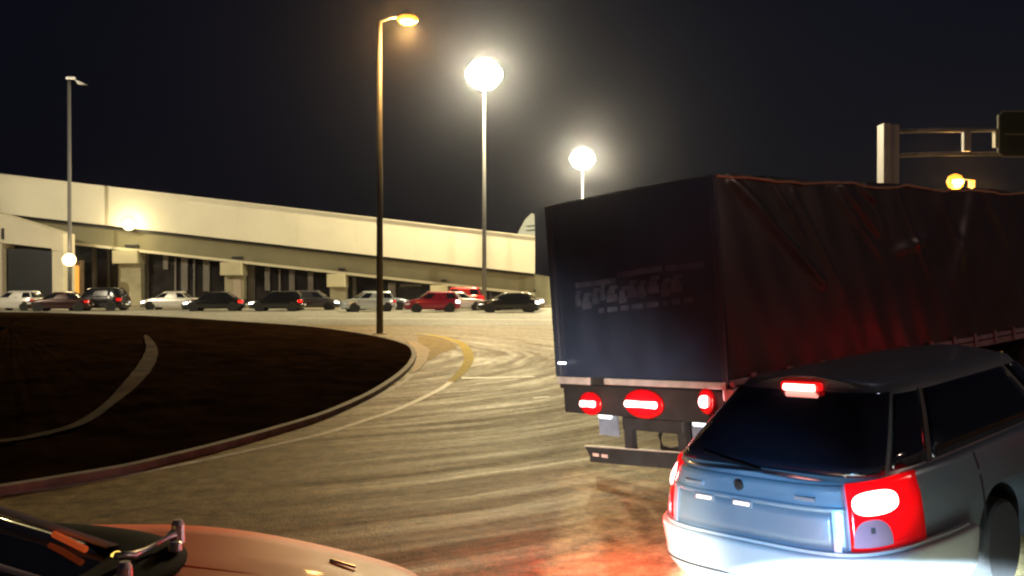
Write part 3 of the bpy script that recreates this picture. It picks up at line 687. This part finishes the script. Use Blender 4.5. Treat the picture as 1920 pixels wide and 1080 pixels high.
# tailgate with a recess for the plate
gate = obj("tailgate", c.patch(c.body, -114, -66, .50, .985, .022, 30, 10, .02), SIL, t, sm=True)
obj("tailgate_spine", c.patch(c.body, -114, -66, .80, .835, .032, 30, 2, .01), SIL, gate, sm=True)
obj("plate_recess", c.patch(c.body, -108, -72, .52, .80, .026, 20, 4, .006), mat("recess_paint", (.25, .31, .38), .4, .3, coat=.4), gate, sm=True)
obj("recess_side", c.patch(c.body, -111, -108, .50, .81, .036, 3, 4, .012), SIL, gate)
obj("recess_side", c.patch(c.body, -72, -69, .50, .81, .036, 3, 4, .012), SIL, gate)
obj("number_plate", B(-.22, .22, -.03, -.018, .56, .68), mat("plate_silver", (.42, .42, .45), .35, .3), gate)
obj("lock_badge", LA([(-.035, .028), (-.02, .03)], ax='y', seg=16, c=(-.04, 0, .88)), M_black, gate)
for lx_ in (-.30, -.02):
    obj("plate_lamp", B(lx_-.055, lx_+.055, -.048, -.034, .765, .785), mat("plate_lamp_warm", (1, .8, .6), .3, emit=(1, .78, .62), es=1.6), gate, bevel=.004)
    obj("lamp_bezel", B(lx_-.075, lx_+.075, -.036, -.026, .755, .795), mat("bezel_grey", (.2, .22, .26), .4), gate, bevel=.004)
for bx0 in (-.46, .33): obj("badge", B(bx0, bx0+.13, -.012, .004, .845, .865), mat("badge_chrome", (.5, .55, .6), .3, .6), gate)
for sd in (1, -1):
    a0, a1 = (-65.2, -32) if sd > 0 else (-114.8, -148)
    tl = obj("tail_light", c.patch(c.body, a0, a1, .505, 1.0, .030, 14, 10, .03), glow("tail_lens_red_%s" % ("near" if sd > 0 else "far"), tuple(c.body(R(a0+(12.5 if sd > 0 else -12.5)), .84)), (.30, .42, .30), (1, .002, .004), 1.7, .16), t, sm=True)
    k_ = 1 if sd > 0 else -1
    obj("lamp_core", disc(c, c.body, a0+k_*12.5, .85, 10.5, .085, .034, squash=2.6), mat("brake_core", (1, .3, .3), .2, emit=(1, .42, .38), es=14), tl, sm=True)
    obj("clear_lens", disc(c, c.body, a0+k_*10, .535, 8.6, .20, .034, half=True, squash=2.6), mat("clear_lens_tinted", (.42, .28, .38), .12, coat=.8), tl, sm=True)
    obj("reflector_strip", c.patch(c.body, a0+(-1 if sd < 0 else 1)*9, a0+(-1 if sd < 0 else 1)*11, .55, .68, .040, 3, 4, .003), mat("chrome_bit", (.9, .9, .95), .15, .9), tl)
brk = T([(-.11, 0, 0), (.11, 0, 0)], [.022, .022], 10)
b3 = obj("brake_light", brk, mat("high_brake_core", (1, .3, .3), .2, emit=(1, .35, .28), es=12), t)
p_ = c.gh(R(-90), .97, .03); b3.location = (p_.x, p_.y-.02, p_.z)
b4 = obj("brake_light_housing", B(-.15, .15, 0, .05, -.035, .035), mat("high_brake_lens", (.6, .01, .01), .2, emit=(1, .01, .01), es=.9), t, bevel=.02); b4.location = (p_.x, p_.y-.012, p_.z)
w0 = obj("rear_wiper", T([(.05, c.gh(R(-90), .05, .05).y, c.gh(R(-90), .05).z), (-.25, c.gh(R(-90), .12, .05).y, c.gh(R(-90), .12).z), (-.42, c.gh(R(-90), .16, .06).y+.02, c.gh(R(-90), .16).z)], .009, 6), M_black, t)
for sd in (-1, 1):
    for wy in (1.56, 3.80):
        wheel(t, sd*(c.hw-.06), wy, .30, .19, sd, 32)
    obj("door_mirror", LA([(-.1, .03), (-.06, .09), (.06, .1), (.1, .04)], ax='y', seg=12, c=(sd*(c.hw+.05), 3.15, 1.0)), SIL, t, sm=True)
    hd = obj("headlight", c.patch(c.body, *( (44, 62) if sd > 0 else (118, 136)), .6, .85, .012, 6, 3), M_lens, t)
# side lower valance and door shut lines
for s_, (a, b) in ((0, (-7.8, -7.2)), (0, (8, 8.6))):
    obj("door_gap", c.patch(c.body, a, b, .1, .97, .002, 1, 8, .002), M_black, t)
CX, CY, CYAW = 1.505, 5.48, R(48)
place(t, CX, CY, CYAW)
silver = t
# light that its lamps throw on the ground and the truck
mw = t.matrix_world
for lx, ly, en in ((-1.15, .15, 70), (.70, -.30, 2.0)):
    plight("brake_glow", mw @ Vector((lx-.0, ly, .55)), en, (1, .02, .02), .06)

# ---- red car in the foreground left, crossing towards the right
c = Car(L=4.3, hw=.86, belt=1.0, H=1.44, n=4.2, gy=(.2, 3.10), ry=(.7, 1.75), rhw=.46, ghw=.60, seg=96, nosez=.84, gn=2.9)
t = empty("red_car", (0, 0, 0), "orange red car cut by the lower left corner, its bonnet pointing right", "car")
REDP = mat("orange_red_paint", (.95, .150, .050), .48, .0, coat=.05, spec=.25, noise=.05, nscale=2)
obj("body", c.shell(c.body, 16, crown=.025), REDP, t, sm=True)
obj("roof", c.shell(c.gh, 8, crown=.05), REDP, t, sm=True)
# bonnet skin with two crease lines
def bonnet(u, v):
    x = (u*2-1)*.70; y = 2.9 + 1.16*v
    y -= .10*(abs(x)/.7)**3*v
    z = 1.012 - .155*v**1.5 - .035*(abs(x)/.7)**3 + .007*math.exp(-((abs(x)-.36-.06*(1-v))/.14)**2) + .012*(1-(x/.7)**2)
    return Vector((x, y, z))
bo = solid(obj("bonnet", grid(40, 24, bonnet), REDP, t, sm=True), .02)
obj("windshield", c.patch(c.gh, 50, 130, .02, .94, .012, 24, 8), M_glass, t, sm=True)
obj("rear_window", c.patch(c.gh, -128, -52, .1, .9, .012, 16, 6), M_glass, t, sm=True)
for s_ in (0, 180):
    for a, b in ((-38, -4), (-1, 36)): obj("side_window", c.patch(c.gh, s_+a, s_+b, .10, .88, .012, 8, 5), M_glass, t, sm=True)
for sd in (-1, 1):
    a = c.gh(R(90-sd*15), .0, .02); b = c.gh(R(90-sd*26), 1.0, .02)
    obj("pillar_trim", T([a+Vector((0, 0, .03)), (a+b)/2+Vector((0, 0, .045)), b+Vector((0, 0, .02))], .016, 8), mat("pillar_trim_pale", (.9, .8, .75), .6), t)
# black cowl at the foot of the windscreen
def cowl(u, v):
    ang = R(14 + 152*u); p = c.gh(ang, .0, -.14); x, y = se(ang, .80, 1.70, 1.58, 2.2)
    return Vector((p.x+(x-p.x)*v, p.y+(y-p.y)*v, 1.062 + .012*math.sin(v*math.pi) - .020*v*v - .03*(abs(p.x)/.7)**3))
solid(obj("cowl", grid(40, 6, cowl), mat("cowl_black", (.004, .004, .004), .9, spec=.1), t, sm=True), .015)
chrome = mat("bright_chrome", (.95, .9, .88), .18, .6)
M_arm = mat("wiper_white", (.95, .92, .9), .4, .85)
def hook(x0):
    o = obj("wiper_arm", T([(x0, 3.165, 1.078), (x0+.02, 3.16, 1.105), (x0+.06, 3.15, 1.10), (x0+.12, 3.13, 1.092), (x0+.20, 3.11, 1.09), (x0+.27, 3.09, 1.09), (x0+.34, 3.05, 1.11)], [.022, .020, .010, .009, .011, .018, .016], 10), M_arm, t, sm=True)
    obj("pivot_cap", LA([(1.06, .03), (1.14, .027), (1.16, .018)], ax='z', seg=14, c=(x0-.01, 3.175, 0)), M_arm, o)
    obj("pivot_cap", LA([(1.06, .028), (1.09, .027), (1.095, .018)], ax='z', seg=14, c=(x0+.10, 3.20, 0)), M_arm, o)
hook(-.28); hook(.30)
obj("dash_lamp", T([(-.21, 2.68, 1.125), (-.13, 2.85, 1.080)], .014, 6), mat("dash_orange", (.8, .2, .05), .4, emit=(1, .14, .03), es=.28), t)  # glowing strip and blob on the glass imitate lamp reflections
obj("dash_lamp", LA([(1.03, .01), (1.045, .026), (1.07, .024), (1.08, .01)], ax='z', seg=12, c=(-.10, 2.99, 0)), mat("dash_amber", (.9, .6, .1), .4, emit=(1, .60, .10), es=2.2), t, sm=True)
for sd in (-1, 1):
    for wy in (.85, 3.35):
        obj("wheel_arch", LA([(sd*(c.hw-.05), .37), (sd*(c.hw+.012), .37)], ax='x', seg=32, c=(0, wy, .33)), M_black, t)
        wheel(t, sd*(c.hw-.07), wy, .30, .19, sd, 28)
    obj("headlight", c.patch(c.body, *((42, 64) if sd > 0 else (116, 138)), .62, .93, .014, 10, 5), mat("headlight_glass", (.7, .7, .72), .08, .5, coat=1), t, sm=True)
    obj("tail_light", c.patch(c.body, *((-62, -40) if sd > 0 else (-140, -118)), .62, .93, .014, 8, 4), M_red_off, t)
obj("bumper", c.patch(c.body, 15, 165, .04, .5, .05, 40, 6, .05), REDP, t, sm=True)
obj("bumper", c.patch(c.body, -165, -15, .04, .5, .05, 40, 6, .05), REDP, t, sm=True)
obj("grille", c.patch(c.body, 74, 106, .55, .75, .02, 10, 3), M_black, t)
obj("bonnet_gap", c.patch(c.body, 62, 118, .955, .965, .006, 20, 1, .004), M_black, t)
for bx0, L_ in ((-.50, .07),):
    obj("bonnet_trim", T([bonnet(.5+bx0/1.4, .80)+Vector((0, 0, .014)), bonnet(.5+(bx0+L_)/1.4, .90)+Vector((0, 0, .014))], .007, 6), chrome, t)  # bright strip stands in for a highlight on the bonnet
place(t, -4.62, 3.46, R(88), tilt=False)

# ------------------------------------------------------------------ truck
TX, TY, TZ = 2.11, 8.613, 1.218
TM = Matrix.Translation((TX, TY, TZ)) @ Matrix.Rotation(R(-50.6), 4, 'Z') @ Matrix.Rotation(R(2.29), 4, 'X') @ Matrix.Rotation(R(-3.415), 4, 'Y')
t = empty("box_truck", (0, 0, 0), "dark blue curtain sided truck seen from its rear corner, red lamps lit", "truck")
truck = t
TW, TH, TL = 2.425, 2.02, 9.2
def tarp_mat(name, col, rough):
    m = mat(name, col, rough, 0, noise=.25, nscale=1.4, bump=.25, coat=.5 if "plum" in name else 0); m.node_tree.nodes["Principled BSDF"].inputs["Coat Roughness"].default_value = .28; return m
M_tarp = tarp_mat("navy_tarpaulin", (.020, .028, .058), .45)
M_side = tarp_mat("plum_tarpaulin", (.046, .034, .044), .40)
M_rail = mat("truck_rail", (.42, .38, .44), .4, .3, noise=.3, nscale=5)
M_chas = mat("chassis_dark", (.014, .013, .016), .6, noise=.3, nscale=6)
# rear curtain, slightly slack
def rear(u, v):
    x = -TW + TW*u; z = TH*v
    y = .015*math.sin(u*9+v*3) * math.sin(u*math.pi)*math.sin(v*math.pi) + .006*math.sin(u*31)*math.sin(v*math.pi)
    return Vector((x, y, z+.0))
obj("rear_curtain", grid(60, 40, rear), M_tarp, t, sm=True)
# side curtain with drawn folds
folds = [((.9, 2.0), (1.5, 1.35), .02, .03), ((1.3, 1.9), (2.1, .8), .018, .04), ((2.8, 2.0), (3.3, 1.3), .02, .03), ((3.5, 2.0), (4.2, .9), .02, .05), ((.25, 1.97), (1.75, .90), .045, .05), ((.32, 1.98), (.9, 1.6), .02, .03), ((2.20, 2.0), (3.05, 1.42), .04, .05), ((2.35, 2.0), (2.98, 1.62), .03, .035),
         ((2.60, 2.0), (3.0, 1.80), .03, .03), ((2.0, 2.0), (3.1, 1.15), .02, .06), ((4.6, 2.0), (5.3, 1.0), .03, .10), ((5.6, 1.9), (4.9, .8), .03, .12), ((3.4, 1.2), (4.2, 1.35), .02, .06), ((6.0, 2.0), (6.8, 1.1), .03, .08)]
def side(u, v):
    y = TL*u; z = TH*v; x = 0
    for (a, b, amp, wd) in folds:
        ax, az = a; bx2, bz2 = b; dx, dz = bx2-ax, bz2-az; L2 = dx*dx+dz*dz
        s_ = ((y-ax)*dx+(z-az)*dz)/L2; sc = max(0, min(1, s_))
        dist = math.hypot(y-ax-dx*sc, z-az-dz*sc); x += 1.5*amp*math.exp(-(dist/wd)**2)*(.4+.6*math.sin(math.pi*min(1, max(0, sc*.9+.08))))
    x += .012*math.sin(y*3.1+z)*math.sin(v*math.pi) + .006*math.sin(y*11+z*4)
    z2 = z + (.018*math.sin(y*2.3)+.012*math.sin(y*5.1) if v > .999 else 0)
    return Vector((x+.012, y+.0, z2))
obj("side_curtain", grid(260, 70, side), M_side, t, sm=True)
obj("far_side_curtain", B(-TW-.03, -TW-.0, .0, TL, 0, TH), M_tarp, t)
def roof(u, v):
    y = TL*v; x = -TW + TW*u
    return Vector((x, y, TH+.004+.015*math.sin(u*math.pi)+.018*math.sin(y*2.3)*u))
obj("roof_tarpaulin", grid(10, 60, roof), M_tarp, t, sm=True)
rope = [(.035, y*.25, TH-.03+.02*math.sin(y*.9)+(.02 if y % 5 == 0 else 0)) for y in range(0, 37)]
obj("roof_rope", T(rope, .014, 6), mat("tan_rope", (.55, .36, .25), .7), t)
obj("corner_post", B(-.05, .02, -.045, .0, 0, TH), mat("corner_post_blue", (.035, .042, .07), .4, .2), t, bevel=.01)
obj("corner_post", B(-TW-.04, -TW+.05, -.045, .0, 0, TH), MATS["corner_post_blue"], t, bevel=.01)
obj("floor", B(-TW-.03, 0, .005, TL, -.14, -.002), M_chas, t)
obj("side_rail", B(.001, .045, .0, TL, -.135, .02), M_rail, t, bevel=.012)
obj("side_rail_lip", B(.046, .06, .05, TL, -.05, -.035), M_chas, t)
for k in range(14): obj("rail_buckle", B(.046, .07, .3+k*.62, .36+k*.62, -.11, .06), M_rail, t)
obj("corner_bracket", B(-.05, .075, -.05, .16, -.19, -.06), mat("bright_bracket", (.75, .7, .78), .3, .5), t, bevel=.015)
obj("rear_sill", B(-TW+.75, -.02, -.04, .004, -.07, .0), mat("sill_metal", (.55, .48, .5), .35, .4, noise=.3, nscale=6), t, bevel=.008)
obj("rear_sill", B(-TW-.02, -TW+.5, -.035, .004, -.085, .0), MATS["sill_metal"], t, bevel=.008)
obj("lamp_beam", B(-TW+.05, -.05, -.02, .05, -.42, -.09), M_chas, t, bevel=.01)
obj("lamp_beam", B(-TW+.95, -.62, -.0, .08, -.56, -.425), M_chas, t, bevel=.01)
def tail(name, x0, x1, z, rz, ry_):
    """red lens with a brighter bulb window"""
    l = obj(name, LA([(-.05, ry_*.5), (-.045, ry_*.92), (-.02, ry_)], ax='y', seg=28), glow("truck_lens_red_%d" % round(ry_*100), (0, -.03, 0), (ry_*.98, 9, ry_*.98), (1, .004, .012), .95, .015), t, sm=True)  # dim outer ring of the widened lens imitates the lamp's red halo
    l.location = ((x0+x1)/2, -.0, z); l.scale = (((x1-x0)/2+.085)/ry_, 1, rz/ry_*.86)
    q = obj("lamp_core", T([(x0, -.075, z), ((x0+x1)/2, -.075, z), (x1, -.075, z)], [.036, .030, .036] if x1-x0 > .1 else [.06, .062, .06], 12), MATS["tail_core_lit"] if False else M_hot_red, t)
    return l
tail("tail_light", -2.02, -1.83, -.295, .16, .16)
tail("tail_light", -1.32, -.91, -.262, .19, .19)
tail("tail_light", -.285, -.245, -.194, .16, .16)
obj("marker_lamp", T([(-2.37, -.07, .165), (-2.25, -.07, .165)], .014, 8), mat("marker_white", (1, 1, 1), .3, emit=(.9, .95, 1), es=2.5), t)
for cx_ in (-1.75, -.40):
    f = obj("mudflap", B(cx_-.15, cx_+.15, .06, .075, -.66, -.42), mat("mudflap_pale", (.12, .14, .20), .5, noise=.3, nscale=5), t)
    obj("flap_lamp", T([(cx_-.09, .03, -.435), (cx_+.07, .03, -.435)], .032, 10), mat("plate_lamp_lit", (.9, .95, 1), .3, emit=(.75, .86, 1), es=1.6), t)
for px_ in (-1.42, -.66): obj("hanger", B(px_-.055, px_+.055, .02, .10, -.79, -.40), M_chas, t)
bar = obj("underrun_bar", PR([(-2.08, -.79), (-.15, -.72), (-.15, -.90), (-2.01, -.97), (-2.01, -.90)], 'y', -.02, .10), M_chas, t, bevel=.006)
obj("bar_edge", PR([(-2.08, -.785), (-.15, -.715), (-.15, -.728), (-2.08, -.80)], 'y', -.028, .0), mat("bar_edge_metal", (.35, .30, .28), .5, .4), bar)
for rx_ in (-1.90, -1.76): obj("reflector", B(rx_-.045, rx_+.045, -.030, -.021, -.895, -.86), mat("reflector_pink", (.45, .3, .3), .3), bar)
obj("air_hose", T([(-.98, .12, -.50), (-1.05, .12, -.62), (-1.03, .12, -.74), (-.90, .12, -.76), (-.55, .12, -.68), (-.2, .14, -.60)], [.018, .02, .024, .03, .03, .028], 8), M_black, t, sm=True)
obj("chassis_beam", B(-1.75, -1.6, .1, TL, -.42, -.15), M_chas, t); obj("chassis_beam", B(-.85, -.7, .1, TL, -.42, -.15), M_chas, t)
for wy in (2.3, 3.5, 7.6):
    for sd, wx in ((-1, -2.12), (1, -.28)):
        o = wheel(t, wx, wy, .46, .30 if wy > 5 else .42, sd, 24); o.location = (wx, wy, -.70)
cab = obj("cab", B(-TW+.05, -.05, TL+.25, TL+2.2, -.55, 1.35), paint("cab_blue", (.03, .05, .14)), t, bevel=.12)
obj("cab_window", B(-.052, -.04, TL+.75, TL+1.8, .35, 1.05), M_glass, cab); obj("cab_step", B(-.3, -.02, TL+.5, TL+1.3, -.75, -.58), M_chas, cab)
# faded, illegible print on the rear curtain: smeared letter blocks in three slanted rows
M_print = mat("faded_print", (.062, .072, .115), .5, noise=.5, nscale=5, dark=(.030, .040, .077))
bm = bmesh.new(); rnd = random.Random(5)
def quad(x0, x1, z0, z1, sl):
    f = lambda x, z: rear((x+TW)/TW, z/TH)+Vector((0, -.010, 0))
    n = 3
    for i in range(n):
        a, b = x0+(x1-x0)*i/n, x0+(x1-x0)*(i+1)/n
        A = [f(a, z0+sl*(a+2.2)), f(b, z0+sl*(b+2.2)), f(b, z1+sl*(b+2.2)), f(a, z1+sl*(a+2.2))]
        bm.faces.new([bm.verts.new(p) for p in A])
quad(-2.05, -1.40, 1.02, 1.08, .03); quad(-1.38, -.75, 1.06, 1.12, .05); quad(-.70, -.20, 1.11, 1.17, .01)
x = -2.08
for wd, dz in ((.11, 0), (.16, -.04), (.14, 0), (.10, .03), (.17, 0), (.13, -.03), (.15, .02), (.12, 0), (.17, .03), (.14, -.02), (.16, .01)):
    if x+wd > -.2: break
    z0 = .80+dz; quad(x, x+wd*.92, z0, z0+.08, .06); quad(x+wd*rnd.uniform(0, .15), x+wd*.75, z0+.083, z0+.135, .06); quad(x+wd*.3, x+wd*1.0, z0+.138, z0+.18, .06); x += wd+.004
x = -1.7
while x < -.4:
    wd = rnd.uniform(.08, .22); quad(x, x+wd, .70, .755, .05); x += wd+.05
tag(obj("curtain_print", bm, M_print, t), kind="stuff")
t.matrix_world = TM
for lx, lz in ((-1.92, -.3), (-1.1, -.26), (-.26, -.2)): plight("tail_glow", TM @ Vector((lx, -.22, lz)), .8, (1, .02, .02), .05)

# unseen car added outside the frame so its brake lamps redden the curtain
small_car("maroon sedan waiting ahead of the silver hatchback, beside the truck", P_maroon, 9.0, 10.4, R(50), tail_m=M_red_on, group=None)
for o in S.objects:
    if o.get("label", "").startswith("maroon sedan waiting"):
        for lx in (-.75, .75):
            plight("brake_glow", o.matrix_world @ Vector((lx, -.15, 1.0)), 4, (1, .02, .03), .12)
# own headlamps: the beam that whitens the silver car's bumper
def spot(loc, tgt, energy, size, blend, col):
    o = plight("headlamp_beam", loc, energy, col, .05, 'SPOT', spot_size=R(size), spot_blend=blend)
    o.rotation_euler = (Vector(tgt)-Vector(loc)).to_track_quat('-Z', 'Y').to_euler(); return o
spot((.55, .9, .72), (2.05, 5.1, -.90), 62000, 37, .12, (.66, .85, 1))
spot((.55, .9, .72), (1.62, 5.5, .50), 1500, 21, .7, (.24, .58, 1))  # extra bluer beam from the same lamp, added to tint the tailgate
spot((-.6, .9, .72), (.1, 7.6, -.2), 11500, 38, 1., (1, .88, .64))
# thin haze added to give the lamps a halo
hz_ = obj("haze", B(-305, 305, -65, 505, -1, 24), mat("haze_air", (0, 0, 0)))
n = MATS["haze_air"].node_tree; n.nodes.clear()
vo = n.nodes.new("ShaderNodeVolumePrincipled"); vo.inputs['Color'].default_value = (.72, .76, 1, 1)
vo.inputs['Density'].default_value = HAZE; vo.inputs['Anisotropy'].default_value = .95
mo = n.nodes.new("ShaderNodeOutputMaterial"); n.links.new(vo.outputs[0], mo.inputs['Volume'])
tag(hz_, kind="stuff")
